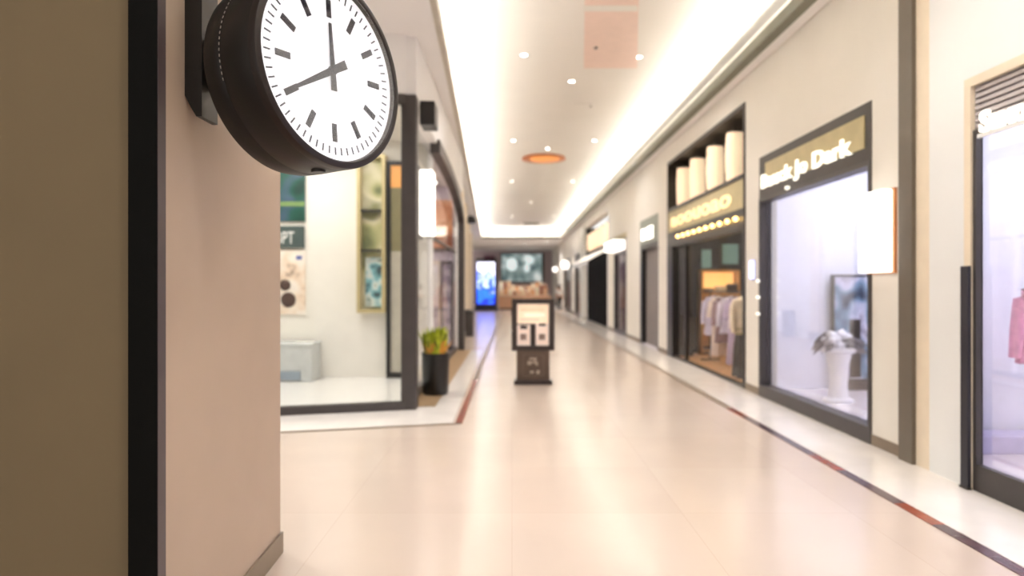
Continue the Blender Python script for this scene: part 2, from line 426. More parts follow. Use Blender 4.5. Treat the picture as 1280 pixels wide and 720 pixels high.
M_or = mat('orange_copper', (214, 120, 52), .35, metal=.3, var=.15, scale=3)
M_or2 = glow('orange_glow', (246, 168, 96), .35)
bm = NB(); lathe(bm, [(.68, -.06), (.66, -.02), (.60, 0)], 'Z', 48); obj('rim', bm, M_or, t, True)
bm = NB(); lathe(bm, [(.30, -.13), (.42, -.10), (.48, -.058)], 'Z', 48, c=(.03, -.05, 0)); obj('diffuser', bm, M_or2, t, True)
def vent(x, y, w_, d, lab):
    t = thing('ceiling_vent', (x, y, CZ), lab, 'vent', 'ceiling vents')
    bm = NB(); box(bm, -w_ / 2, w_ / 2, -d / 2, d / 2, -.012, 0, .004); obj('frame', bm, M_base, t)
    bm = NB()
    for k in range(6): yy = -d / 2 + d * (k + .7) / 6.6; box(bm, -w_ * .42, w_ * .42, yy - d * .03, yy + d * .03, -.02, -.012)
    obj('slats', bm, M_lip, t)
vent(1.24, 43.5, 1.0, 1.6, 'grey ceiling vent near the far end of the recess')
t = thing('ceiling_vent', (1.57, 15.1, CZ), 'small cream square vent behind the centre downlight', 'vent', 'ceiling vents')
bx('frame', M_ceil, (-.22, .22, -.2, .2, -.02, 0), t, .005); bx('slats', M_base, (.16, .20, -.05, .05, -.03, -.02), t)

# ================================================================== SHOP INTERIOR SHELLS ON THE RIGHT
def room(y0, y1, x1, h, wm, fm, xs=WX + .25):
    bm = NB(); box(bm, x1, x1 + .1, y0, y1, 0, h); box(bm, xs, x1, y0, y0 + .06, 0, h); box(bm, xs, x1, y1 - .06, y1, 0, h)
    struct('wall_shop', bm, wm)
    sbox('floor_shop', fm, WX + .02, x1, y0 + .06, y1 - .06, 0, .03)
    sbox('ceiling_shop', wm, xs, x1, y0, y1, h, h + .06)
def panel(x0, x1, y0, y1, z, rgb, st, lab):
    t = thing('ceiling_light', ((x0 + x1) / 2, (y0 + y1) / 2, z), lab, 'light', 'shop ceiling light panels')
    a, b = (x1 - x0) / 2, (y1 - y0) / 2
    bm = NB(); box(bm, -a - .04, a + .04, -b - .04, b + .04, -.02, 0); obj('frame', bm, M_white, t)
    bm = NB(); box(bm, -a, a, -b, b, -.03, -.02); obj('diffuser', bm, glow('panel_light', rgb, st), t)
room(1.0, 6.75, 7.5, 3.6, M_lavwall, M_greyfl)
room(6.8, 10.5, 7.6, 3.55, M_lavwall, M_greyfl)
room(10.52, 16.3, 7.4, 3.22, M_darkwall, M_wood)
room(16.5, 20.2, 6.5, 3.5, M_wall, M_greyfl, WX + .25)
room(20.9, 24.9, 6.5, 3.5, mat('dusky_mauve', (118, 98, 112), .5), M_greyfl)
room(25.1, 34.4, 6.5, 3.08, M_darkwall, M_darkwall)
room(34.6, 48, 6.5, 3.5, mat('taupe_wall', (150, 132, 130), .5), M_greyfl)
LAV = (238, 240, 255)
panel(4.3, 6.6, 3.0, 6.0, 3.6, LAV, PANEL, 'lavender white ceiling light panel inside the nearest right hand shop')
panel(4.4, 6.8, 7.4, 10.0, 3.55, LAV, PANEL * .9, 'lavender white ceiling light panel inside the shop with the gold sign board')
panel(4.0, 5.2, 11.2, 14.6, 3.22, (255, 236, 210), 4.5, 'warm ceiling light panel inside the lantern shop')
panel(4.4, 6.0, 17.2, 19.4, 3.5, (255, 240, 225), 2, 'white ceiling light panel behind the dark narrow doorway')
panel(4.4, 6.0, 21.6, 24.2, 3.5, (235, 215, 240), 2, 'mauve white ceiling light panel in the small shop past the doorway')
panel(4.4, 6.0, 36, 46, 3.5, (255, 235, 220), 2, 'white ceiling light panel in the farthest right hand shop')

# ------------------------------------------------------------------ generic shop front
def front_frame(parent, y0, y1, z1, sill, jamb, m, dx=.14, top=.06, x=WX):
    for q in (y1 - jamb, y0):
        bm = NB(); box(bm, x - .02, x + dx, q, q + jamb, 0, z1); obj('jamb_frame', bm, m, parent)
    bm = NB(); box(bm, x - .02, x + dx, y0 + jamb, y1 - jamb, .0, sill); obj('sill_frame', bm, m, parent)
    bm = NB(); box(bm, x - .02, x + dx, y0 + jamb, y1 - jamb, z1 - top, z1); obj('head_frame', bm, m, parent)
    bm = NB(); box(bm, x + dx * .6, x + dx * .6 + .012, y0 + jamb, y1 - jamb, sill, z1 - top); obj('glass_pane', bm, M_glass, parent)

# nearest shop (right edge of the picture)
t = thing('shop_window', (0, 0, 0), 'nearest right hand shop window with charcoal frame and lavender interior', 'window')
front_frame(t, 1.25, 5.335, 2.82, .21, .035, M_frame, .035, .03)
t = thing('roller_shutter', (0, 0, 0), 'ribbed grey roller shutter above the nearest right hand window', 'shutter')
bm = NB()
for k in range(7):
    z0 = 2.83 + k * .047; box(bm, WX - .005, WX + .03, 1.25, 5.335, z0 + .008, z0 + .040, .006)
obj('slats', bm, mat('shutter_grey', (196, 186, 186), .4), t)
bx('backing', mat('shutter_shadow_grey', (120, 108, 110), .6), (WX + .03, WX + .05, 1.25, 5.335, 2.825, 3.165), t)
t = thing('shop_sign', (WX - .045, 5.22, 2.74), 'white lettering over the nearest right hand shop window', 'sign')
text_mesh('lettering', 'SaxoNu', .3, M_letter, t, (0, 0, 0.03), (PI / 2, 0, -PI / 2), .02, (.80, .17), .012)
bx('mounting_rail', M_white, (-.008, .012, -.84, .02, .0, .03), t)
# black post in front of the jamb
t = thing('security_post', (3.586, 5.376, 0), 'black waist high security post beside the nearest right hand window', 'post')
bx('post_body', mat('blue_black_plastic', (38, 36, 46), .4), (-.014, .015, -.045, .045, 0.02, 1.76), t, .004); bx('foot', M_dark, (-.02, .016, -.05, .05, 0.004, .02), t)

# garments ---------------------------------------------------------------
def garment_mesh(bm, w_, L, depth=.1, sleeve=.45, flare=1.15, seed=0):
    """a garment hanging from z=0 downwards; cross-section runs in x (width) and y (depth)"""
    rnd = random.Random(seed)
    ph = rnd.uniform(0, 6)
    rows = [(0.0, .16, .35), (-.02, .30, .5), (-.05, .80, .75), (-.09, 1.0, .9), (-.22, .92, 1.0), (-.45, .86, 1.0), (-.7, .96, 1.05), (-1, flare, 1.1)]
    rings = []; seg = 40
    for i, (h, kx, ky) in enumerate(rows):
        ring = []
        for s in range(seg):
            a = 2 * PI * s / seg
            fold = 1 + (.10 * -h) * math.sin(7 * a + ph) + .03 * math.sin(11 * a)
            zl = h * L if h < -.09 else h * .55
            ring.append(bm.verts.new((w_ / 2 * kx * math.cos(a) * fold, depth * ky * math.sin(a) * fold, zl + (.015 * math.sin(5 * a + ph) if i == len(rows) - 1 else 0))))
        rings.append(ring)
    for a, b in zip(rings, rings[1:]):
        for i in range(seg): bm.faces.new((a[i], a[(i + 1) % seg], b[(i + 1) % seg], b[i]))
    bm.faces.new(rings[0]); bm.faces.new(rings[-1])
    if sleeve:
        for s in (-1, 1):
            tube(bm, [(s * w_ * .40, 0, -.05), (s * w_ * .52, .0, -.12), (s * w_ * .58, .01, -.12 - sleeve * .5), (s * w_ * .60, .02, -.12 - sleeve)], [.05, .062, .055, .05], 12)
def garment(loc, rz, w_, L, m, lab, grp, sleeve=.45, flare=1.15, seed=0, hook=.1):
    t = thing('garment', loc, lab, 'clothes', grp, rz)
    bm = NB(); garment_mesh(bm, w_, L, .07, sleeve, flare, seed); obj('cloth', bm, m, t, True)
    bm = NB(); tube(bm, [(-w_ * .4, 0, -.03), (0, 0, .02), (w_ * .4, 0, -.03)], .008, 6)
    tube(bm, [(0, 0, .02), (0, 0, hook - .02), (.015, 0, hook), (.03, 0, hook - .015)], .004, 6); obj('hanger', bm, M_chrome, t)
    return t
# pink coat hanging in the nearest window, on its rail
M_pinkc = mat('pink_knit', (232, 150, 184), .8, var=.2, scale=14, bump=.4)
garment((4.68, 5.95, 1.60), .2, .52, .66, M_pinkc, 'pink fluffy knit jacket hanging in the nearest right hand window', None, .5, 1.2, 3, .12)
t = thing('clothes_rail', (5.27, 5.95, 0), 'thin steel rail holding the pink jacket in the nearest window', 'rail')
bm = NB(); tube(bm, [(-.7, 0, 1.70), (1.0, 0, 1.70)], .012); obj('bar', bm, M_chrome, t)
for x in (-.68, .98):
    bm = NB(); tube(bm, [(x, 0, .03), (x, 0, 1.69)], .012); obj('upright', bm, M_chrome, t)
o = bx('display_plinth', mat('lilac_plinth', (196, 190, 222), .5), (4.05, 7.3, 6.35, 6.65, .03, .20), None, .01); tag(o, 'low lilac plinth along the back of the nearest right hand window', 'plinth')

# second shop: the gold sign board ---------------------------------------
A, B = wy(1090), wy(950)
t = thing('shop_window', (0, 0, 0), 'right hand shop window with a gold sign board above white lavender interior', 'window')
front_frame(t, A, B, 2.88, .17, .05, M_frame, .15, .05)
t = thing('shop_sign', (0, 0, 0), 'gold sign board with white raised words above a shop window', 'sign')
bx('border', M_dark, (WX - .01, WX + .14, A, B, 2.88, 3.48), t)
bx('board', M_gold, (WX - .02, WX - .01, A + .12, B - .25, 3.02, 3.36), t)
text_mesh('lettering', 'Bauck Jo Dark', .3, M_letter, t, (WX - .02, B - .12, 2.95), (PI / 2, 0, -PI / 2), .03, (2.62, .255), .010)
bm = NB(); lathe(bm, [(.03, -.02), (.035, .0), (.03, .02)], 'Z', 16, c=(WX - .03, 8.9, 2.89)); obj('spot_bulb', bm, M_letter, t)
# mirror poster leaning on the partition
t = thing('framed_poster', (0, 0, 0), 'tall blue grey framed poster standing in the gold sign shop', 'poster')
bx('frame', M_frame, (xx(1040, 10.3), xx(1040, 10.3) + .72, 10.30, 10.36, .03 + .12, 1.78), t, .01)
bx('print', picture('poster_blue', [(50, 60, 80), (120, 150, 175), (212, 210, 228), (90, 84, 92)], 3.2, 0, 2), (xx(1040, 10.3) + .04, xx(1040, 10.3) + .68, 10.29, 10.30, .2, 1.74), t)
bx('dark_figure', M_dark, (xx(1062, 10.28), xx(1076, 10.28), 10.282, 10.29, .22, 1.1), t)
bx('stand_foot', M_frame, (xx(1040, 10.3) + .1, xx(1040, 10.3) + .62, 10.28, 10.40, .03, .15), t)
# white pedestal and flowers
M_ped = mat('white_ceramic', (244, 242, 246), .35, var=.02)
t = thing('pedestal', (4.46, 9.3, .03), 'slim white waisted pedestal in the gold sign shop window', 'pedestal')
bm = NB(); lathe(bm, [(.19, 0), (.19, .03), (.13, .06), (.115, .2), (.125, .45), (.16, .62), (.17, .66)], 'Z', 40); obj('column', bm, M_ped, t, True)
bm = NB(); lathe(bm, [(.20, .66), (.23, .69), (.23, .72)], 'Z', 40); obj('top_plate', bm, M_ped, t)
def blossom_cluster(loc, r, n, mats, lab):
    t = thing('flower_arrangement', loc, lab, 'flowers')
    bm = NB(); lathe(bm, [(.06, 0), (.09, .05), (.07, .10)], 'Z', 20); obj('bowl', bm, M_ped, t, True)
    for k, (nm, m) in enumerate(mats):
        bm = NB()
        for i in range(n):
            a = random.uniform(0, 2 * PI); q = random.uniform(.2, 1)
            c = Vector((math.cos(a) * r * q, math.sin(a) * r * q * .7, .10 + random.uniform(0, r * .7) * (1.2 - q)))
            if nm == 'leaves':
                d = Vector((math.cos(a), math.sin(a), random.uniform(-.5, .2))); tube(bm, [(0, 0, .08), c, c + d * .12 + Vector((0, 0, -.05)), c + d * .2 + Vector((0, 0, -.12))], [.006, .012, .03, .004], 6)
            else:
                bmesh.ops.create_icosphere(bm, subdivisions=2, radius=random.uniform(.035, .06), matrix=Matrix.Translation(c))
        obj(nm, bm, m, t, True)
blossom_cluster((4.46, 9.3, .75), .22, 22, [('blossoms', M_ped), ('leaves', mat('grey_foliage', (128, 122, 124), .7))], 'white blossoms with grey leaves on the slim white pedestal')

# wall sconce between the shops
def sconce(loc, lab, sx=1, h=.79):
    t = thing('wall_sconce', loc, lab, 'lamp')
    bx('shade', M_signwhite, (sx * -.135, sx * -.03, -.22, .22, -h / 2, h / 2), t, .012)
    bx('backplate', mat('copper_plate', (206, 142, 96), .35, metal=.5), (sx * -.03, 0, -.24, .24, -h / 2 - .01, h / 2 + .01), t)
    return t
sconce((WX, 6.66, 2.13), 'white glowing box sconce with copper backplate on the right wall')
# small glowing blue plate next to the lantern shop
t = thing('blue_plate', (WX, 10.22, 1.85), 'small blue white glowing plate on the narrow pier', 'sign')
bx('lit_face', glow('blue_lit', (200, 205, 255), 1.5), (-.05, -.012, -.07, .07, -.14, .14), t, .01); bx('backplate', M_chrome, (-.012, 0, -.08, .08, -.15, .15), t)
for z in (1.68, 1.44, 1.20):
    bm = NB(); lathe(bm, [(.02, -.02), (.03, 0), (.02, .02)], 'Z', 16, c=(0, 0, 0)); o = obj('door_stud', bm, M_letter, None, True); o.location = (WX - .045, 9.93, z)
    tag(o, 'small white stud on the far jamb of the gold sign shop, ' + {1.68: 'uppermost', 1.44: 'middle', 1.2: 'lowest'}[z], 'stud', 'white studs on the jamb')

# third shop: lanterns -----------------------------------------------------
A, B = wy(932), wy(835)
t = thing('storefront', (0, 0, 0), 'dark bronze shop front with lantern niche and gold fascia', 'shop front')
bm = NB(); box(bm, WX - .02, WX + .6, A, A + .06, 2.75, 4.47); box(bm, WX - .02, WX + .6, B - .06, B, 2.75, 4.47)
box(bm, WX - .02, WX + .6, A + .06, B - .06, 4.40, 4.47); box(bm, WX + .55, WX + .6, A + .06, B - .06, 3.3, 4.40)
box(bm, WX - .03, WX + .6, A + .06, B - .06, 3.30, 3.37); obj('lantern_niche', bm, M_dark, t)
bx('fascia', M_gold, (WX - .01, WX + .12, A + .06, B - .06, 2.83, 3.30), t)
bx('lintel', M_black, (WX - .02, WX + .12, A, B, 2.48, 2.83), t)
for q in ((WX - .02, WX + .25, A, A + .09, 0, 2.48), (WX - .02, WX + .45, B - .5, B, 0, 2.48), (WX + .02, WX + .1, B - 1.5, B - 1.42, 0, 2.48)): bx('jamb_frame', M_black, q, t)
bx('sill_frame', M_dark, (WX, WX + .1, A + .09, B - .5, 0, .04), t)
bx('glass_pane', glass_mat('clear_shop_glass', refl=.12), (WX + .05, WX + .06, A + .09, B - .5, .04, 2.48), t)
text_mesh('lettering', 'aoouoao', .3, glow('gold_letters', (255, 230, 165), .8), t, (WX - .01, B - .4, 2.93), (PI / 2, 0, -PI / 2), .03, (4.2, .22), .006)
M_bulb = glow('warm_bulb', (255, 205, 120), 5)
for k in range(10):
    bm = NB(); bmesh.ops.create_icosphere(bm, subdivisions=2, radius=.042, matrix=Matrix.Translation((WX - .06, A + .3 + k * .42, 2.68))); obj('bulb', bm, M_bulb, t)
M_lant = glow('paper_lantern', (255, 226, 188), .62)
def lantern(loc, r, h, lab, grp):
    t = thing('paper_lantern', loc, lab, 'lantern', grp)
    bm = NB(); prof = [(r * .75, 0)] + [(r * (.90 + .10 * math.sin(PI * i / 12)) * (1 + (.012 if i % 2 else -.012)), h * i / 12) for i in range(13)] + [(r * .75, h)]
    lathe(bm, prof, 'Z', 32); obj('paper_shade', bm, M_lant, t, True)
    bm = NB(); lathe(bm, [(r * .8, -.03), (r * .8, 0)], 'Z', 24); obj('ring', bm, M_dark, t)
    bm = NB(); lathe(bm, [(r * .8, h), (r * .8, h + .03)], 'Z', 24); obj('ring', bm, M_dark, t)
    bm = NB(); tube(bm, [(0, 0, h + .03), (0, 0, h + .15)], .008); obj('cord', bm, M_dark, t)
    return t
for i, (px, s) in enumerate(((919, 'nearest the camera'), (894, 'second from the near end'), (872, 'third from the near end'), (855, 'farthest from the camera'))):
    lantern((3.84, F * 3.84 / (px - 640), 3.41), .165, .82, 'tall cream paper lantern in the bronze niche, ' + s, 'lanterns in the bronze niche')
# inside: shelving, rail, clothes, mannequin
t = thing('shelf_cabinet', (0, 0, 0), 'warm lit wooden shelf cabinet at the back of the lantern shop', 'cabinet')
cx0, cx1, cy = xx(877, 15.6), xx(925, 15.6), 15.6
bm = NB(); box(bm, cx0, cx1, cy + .3, cy + .34, .2, 1.98); box(bm, cx0, cx0 + .04, cy, cy + .3, .03, 1.98); box(bm, cx1 - .04, cx1, cy, cy + .3, .03, 1.98)
for z in (.1, .5, .95, 1.4, 1.94): box(bm, cx0 + .04, cx1 - .04, cy, cy + .3, z, z + .04)
obj('carcass', bm, mat('amber_wood', (206, 152, 84), .4, var=.2, scale=4), t)
bx('shelf_light', glow('amber_glow', (255, 200, 120), .9), (cx0 + .06, cx1 - .06, cy + .28, cy + .30, 1.44, 1.93), t)
for k in range(3):
    o = bx('folded_clothes', mat('folded_%d' % k, [(120, 100, 84), (226, 208, 180), (70, 60, 58)][k], .8), (cx0 + .08 + k * .28, cx0 + .3 + k * .28, cy + .04, cy + .26, 1.44, 1.56 + .05 * k), None, .02)
    tag(o, ['taupe', 'cream', 'charcoal'][k] + ' folded clothes on the upper shelf of the warm lit cabinet', 'clothes', 'folded clothes on the warm cabinet')
M_teal = glow('teal_mirror_light', (110, 140, 130), .5)
for px0, px1, py0, py1, s in ((878, 890, 312, 335, 'left'), (904, 924, 305, 330, 'right')):
    t = thing('wall_picture', (0, 0, 0), 'dim teal framed picture high in the lantern shop, ' + s + ' one', 'picture', 'teal pictures in the lantern shop')
    X0, X1 = xx(px0, 16.1), xx(px1, 16.1)
    bx('frame', M_black, (X0 - .04, X1 + .04, 16.17, 16.23, zz(py1, 16.1) - .04, zz(py0, 16.1) + .04), t); bx('print', M_teal, (X0, X1, 16.16, 16.17, zz(py1, 16.1), zz(py0, 16.1)), t)
t = thing('clothes_rail', (4.22, 13.4, 0), 'black floor rail of pastel clothes in the lantern shop', 'rail')
bm = NB(); tube(bm, [(0, -1.5, 1.50), (0, 1.1, 1.50)], .015); obj('bar', bm, M_black, t)
for y in (-1.48, 1.08):
    bm = NB(); tube(bm, [(0, y, .05), (0, y, 1.49)], .015); tube(bm, [(-.2, y, .045), (.2, y, .045)], .014); obj('upright', bm, M_black, t)
gc = [((226, 214, 226), 'pale lilac shirt', .85), ((240, 226, 230), 'blush pink blouse', .62), ((196, 180, 210), 'long violet scarf dress', 1.25), ((226, 220, 234), 'pearl lilac jacket', .7),
      ((150, 122, 128), 'dusky brown cardigan', .9), ((238, 222, 212), 'cream lace dress', 1.2), ((208, 200, 222), 'soft lavender tunic', .8)]
for i, (c, nm, L) in enumerate(gc):
    garment((4.22, 12.05 + i * .35, 1.40), .35 + .08 * (i % 3), .46, L, mat('cloth_' + nm.replace(' ', '_'), c, .85, var=.12, scale=8), nm + ' hanging on the black rail in the lantern shop', 'clothes on the black rail', .45 if L < 1 else .3, 1.1, i)
M_cream = mat('cream_jacket', (240, 222, 196), .8, var=.08, scale=10, bump=.3)
t = thing('mannequin', (4.0, 11.62, .03), 'headless shop mannequin in cream jacket and long black skirt', 'mannequin')
bm = NB(); lathe(bm, [(.045, 1.40), (.05, 1.45), (.04, 1.46)], 'Z', 20); obj('neck', bm, M_ped, t, True)
bm = NB(); lathe(bm, [(.06, 1.41), (.13, 1.385), (.205, 1.34), (.215, 1.25), (.20, 1.12), (.175, .98), (.185, .88), (.20, .76), (.195, .75)], 'Z', 40, sy=.62, wob=lambda a, h: .02 * math.sin(9 * a))
for s in (-1, 1): tube(bm, [(s * .17, 0, 1.33), (s * .225, .0, 1.2), (s * .235, -.02, 1.0), (s * .225, -.05, .78)], [.06, .058, .05, .045], 14)
obj('jacket', bm, M_cream, t, True)
bm = NB(); lathe(bm, [(.202, .79), (.205, .775), (.202, .76)], 'Z', 40, sy=.64); lathe(bm, [(.202, .86), (.206, .845), (.202, .83)], 'Z', 40, sy=.64); obj('hem_band', bm, M_gold, t, True)
bm = NB(); lathe(bm, [(.17, .77), (.20, .6), (.22, .3), (.24, .04)], 'Z', 48, sy=.75, wob=lambda a, h: .04 * math.sin(10 * a) * (1 - h)); obj('skirt', bm, mat('black_wool', (20, 18, 18), .85), t, True)
bm = NB(); lathe(bm, [(.17, .0), (.17, .012), (.03, .02), (.02, .1)], 'Z', 32); obj('stand', bm, M_chrome, t, True)

# narrow doorway with a white sign --------------------------------------------
A, B = wy(823), wy(800)
t = thing('storefront', (0, 0, 0), 'narrow dark framed doorway with a small white sign above', 'shop front')
bm = NB(); box(bm, WX, WX + .2, A, A + .1, 0, 2.75); box(bm, WX, WX + .2, B - .28, B, 0, 2.75); box(bm, WX, WX + .2, A + .1, B - .28, 2.62, 2.75); obj('door_frame', bm, M_black, t)
bx('door_leaf', mat('grey_door', (128, 120, 116), .5), (WX + .12, WX + .17, A + .1, B - .28, .02, 2.62), t)
bx('fascia', mat('green_grey_fascia', (142, 146, 134), .5), (WX, WX + .2, A, B, 2.75, 3.43), t)
bm = NB(); tube(bm, [(WX + .10, A + .3, .9), (WX + .06, A + .3, .95), (WX + .06, A + .3, 1.25), (WX + .10, A + .3, 1.3)], .014); obj('handle', bm, M_chrome, t)
text_mesh('lettering', 'HI', .3, M_signwhite, t, (WX, B - .3, 2.86), (PI / 2, 0, -PI / 2), .05, (1.5, .32), .03)

# small shop past it
A, B = wy(783), wy(768)
t = thing('shop_window', (0, 0, 0), 'narrow dusky shop window right of the black opening', 'window')
front_frame(t, A, B, 2.75, .12, .12, M_frame, .12, .06)
t = thing('light_box', (WX, (A + B) / 2, 2.95), 'white projecting light box sign over the narrow dusky window', 'sign')
bx('box_body', M_signwhite, (-.40, -.0, -1.0, 1.0, -.16, .16), t, .02); bx('cap', M_lip, (-.41, 0, -1.02, 1.02, .16, .20), t)
bx('transom', M_gold, (WX, WX + .09, A + .01, B - .01, 3.18, 3.34)); tag(bpy.data.objects['transom'], 'gold strip above the white light box sign', 'trim')
for k in range(2):
    t = thing('mannequin', (4.3, 22.4 + k * 1.2, .03), ['nearer', 'farther'][k] + ' slim brown dressed mannequin in the narrow dusky window', 'mannequin', 'mannequins in the dusky window')
    bm = NB(); lathe(bm, [(.05, 1.5), (.19, 1.42), (.17, 1.15), (.13, 1.0), (.18, .8), (.2, .45)], 'Z', 24, sy=.6); obj('dress', bm, mat('brown_dress', (120, 84, 76), .8), t, True)
    bm = NB(); lathe(bm, [(.06, 1.5), (.095, 1.62), (.08, 1.74), (.03, 1.78)], 'Z', 20); obj('head', bm, M_ped, t, True)
    bm = NB(); tube(bm, [(-.06, 0, .03), (-.07, 0, .5)], [.04, .06]); tube(bm, [(.06, 0, .03), (.07, 0, .5)], [.04, .06]); lathe(bm, [(.16, 0), (.16, .03)], 'Z', 24); obj('legs', bm, M_ped, t, True)

# far lantern shop with black opening and white awning --------------------------
A, B = 25.6, 33.5
t = thing('storefront', (0, 0, 0), 'distant shop front with black opening and lantern niche above', 'shop front')
bm = NB(); box(bm, WX, WX + .6, A, A + .1, 3.0, 4.45); box(bm, WX, WX + .6, B - .1, B, 3.0, 4.45); box(bm, WX + .55, WX + .6, A + .1, B - .1, 3.2, 4.45); box(bm, WX, WX + .6, A + .1, B - .1, 3.1, 3.2)
obj('lantern_niche', bm, M_dark, t)
for q in (A, B - .3): bx('jamb_frame', M_soff, (WX, WX + .15, q, q + .3, 0, 3.1), t)
bx('dark_opening', mat('flat_black', (10, 9, 10), .9, spec=.1), (WX + .05, WX + .1, A + .3, B - .3, 0, 3.1), t)  # black sheet in place of the dark depth of the opening
for i in range(5):
    lantern((3.86, 26.8 + i * 1.5, 3.30), .24, .80, 'distant warm lantern above the black opening, ' + ['first', 'second', 'third', 'fourth', 'fifth'][i] + ' along the niche from the camera', 'distant lanterns')
t = thing('awning', (0, 0, 0), 'white sloping awning over the distant black opening', 'awning')
bm = NB()
for s in range(1):
    pts = [(WX, 3.08), (WX - .75, 2.62), (WX - .75, 2.58), (WX, 2.98)]
    a = [bm.verts.new((x, 26.0, z)) for x, z in pts]; b = [bm.verts.new((x, 33.2, z)) for x, z in pts]
    bm.faces.new(a); bm.faces.new(b[::-1])
    for i in range(4): bm.faces.new((a[i], a[(i + 1) % 4], b[(i + 1) % 4], b[i]))
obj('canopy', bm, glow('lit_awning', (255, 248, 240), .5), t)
bm = NB(); box(bm, WX - .76, WX - .74, 26, 33.2, 2.45, 2.62); obj('valance', bm, M_white, t)
for i, (A, B) in enumerate(((35.2, 39.0), (42, 47))):
    t = thing('shop_window', (0, 0, 0), ['mauve shop window just past the distant black opening', 'farthest mauve shop window on the right wall'][i], 'window'); front_frame(t, A, B, 3.4, .15, .15, M_frame, .12, .5)
t = thing('wall_pilaster', (WX, 34.3, 0), 'slim white pilaster beyond the distant black opening', 'pilaster')
bx('shaft', M_white, (-.18, -.0, -.35, .35, .3, 4.6), t, .02); bx('plinth', M_white, (-.2, 0, -.4, .4, 0, .3), t)
for i, (x, y, z, r, s) in enumerate(((3.2, 41, 2.9, .27, 'large'), (3.3, 52, 2.9, .2, 'small'))):
    t = thing('globe_lamp', (x, y, z), s + ' white globe lamp on the distant right wall', 'lamp', 'globe lamps')
    bm = NB(); bmesh.ops.create_uvsphere(bm, u_segments=24, v_segments=12, radius=r); obj('globe', bm, glow('globe_white', (255, 248, 240), 1.8), t, True)
    bm = NB(); tube(bm, [(r * .9, 0, 0), (WX - x, 0, 0)], .03); obj('arm', bm, M_frame, t)

# ================================================================== LEFT SHOP (glass box)
P0 = Vector((-1.27, 8.83)); D = Vector((-1.61, -.43)).normalized(); N = Vector((D.y, -D.x)) * -1   # N points to the back
if N.y < 0: N = -N
def strip(bm, p, d, l0, l1, t0, t1, z0, z1):
    n = Vector((-d.y, d.x));
    if n.y < 0: n = -n
    q = [p + d * l0 + n * t0, p + d * l1 + n * t0, p + d * l1 + n * t1, p + d * l0 + n * t1]
    prism(bm, [(v.x, v.y) for v in q], z0, z1)
G = (-1.27, 8.83)
t = thing('shop_window', (0, 0, 0), 'corner shop window with heavy charcoal frame and white interior behind the clock', 'window')
bm = NB(); box(bm, -1.44, -1.24, 8.80, 9.02, 0, 4.09, .02); obj('corner_post', bm, M_frame, t)
bm = NB(); strip(bm, P0, D, .1, 5.2, 0, .12, 0, .105); obj('sill_frame', bm, M_frame, t)
bm = NB(); strip(bm, P0, D, .1, 5.2, 0, .12, 3.97, 4.09); obj('head_frame', bm, M_frame, t)
bm = NB(); strip(bm, P0, D, .1, 5.2, .05, .062, .105, 3.97); obj('glass_pane', bm, M_glass, t)
bm = NB(); strip(bm, P0, D, .1, 5.4, 0.02, .2, 4.09, SZ); box(bm, -1.5, -1.25, 8.9, 17.3, 3.98, SZ); struct('wall_left_fascia', bm, M_soff)
t = thing('shop_window', (0, 0, 0), 'side windows of the left shops running down the corridor behind the planter', 'window')
bm = NB(); box(bm, -1.45, -1.37, 9.02, 16.9, 0, .10); obj('sill_frame', bm, M_frame, t)
bm = NB(); box(bm, -1.44, -1.38, 9.02, 16.9, 2.44, 2.48); obj('transom_rail', bm, M_frame, t)
for y in (11.75,):
    bm = NB(); box(bm, -1.45, -1.37, y, y + .08, .1, 3.9); obj('mullion', bm, M_soff, t)
bm = NB(); box(bm, -1.42, -1.41, 9.02, 16.9, .1, 3.98); obj('glass_pane', bm, M_glass, t)
# dark header bar that curves down into the far post
bm = NB()
path = [(11.3, 3.93), (12.5, 3.92), (13.6, 3.88), (14.6, 3.80), (15.5, 3.70), (16.2, 3.58), (16.8, 3.42), (17.1, 3.25), (17.15, 3.0), (17.15, .0)]
prev = None
for i, (y, z) in enumerate(path):
    if i == 0: d = Vector((path[1][0] - y, path[1][1] - z))
    elif i == len(path) - 1: d = Vector((0, -1))
    else: d = Vector((path[i + 1][0] - path[i - 1][0], path[i + 1][1] - path[i - 1][1]))
    d.normalize(); n = Vector((d.y, -d.x)) * .11
    ring = [bm.verts.new(q) for q in ((-1.36, y - n.x, z - n.y), (-1.2, y - n.x, z - n.y), (-1.2, y + n.x, z + n.y), (-1.36, y + n.x, z + n.y))]
    if prev:
        for k in range(4): bm.faces.new((prev[k], prev[(k + 1) % 4], ring[(k + 1) % 4], ring[k]))
    else: bm.faces.new(ring)
    prev = ring
bm.faces.new(prev)
o = obj('portal_frame', bm, M_frame); tag(o, 'charcoal portal frame curving down into the post behind the planter', 'frame')
# projecting dark box and lit white box
t = thing('projecting_box', (0, 0, 0), 'small black box projecting from the top of the left corner post', 'box')
bx('box_body', M_black, (-1.24, -1.04, 9.15, 9.55, 3.78, 4.10), t, .01); bx('fixing_plate', M_frame, (-1.25, -1.24, 9.2, 9.5, 3.82, 4.06), t)
t = thing('lantern_box', (-1.34, 10.0, 2.82), 'tall white glowing box light on the left shop side', 'lamp')
bx('shade', M_signwhite, (.0, .19, -.17, .17, -.47, .47), t, .01); bx('backplate', M_frame, (-.066, 0, -.22, .22, -.52, .52), t)
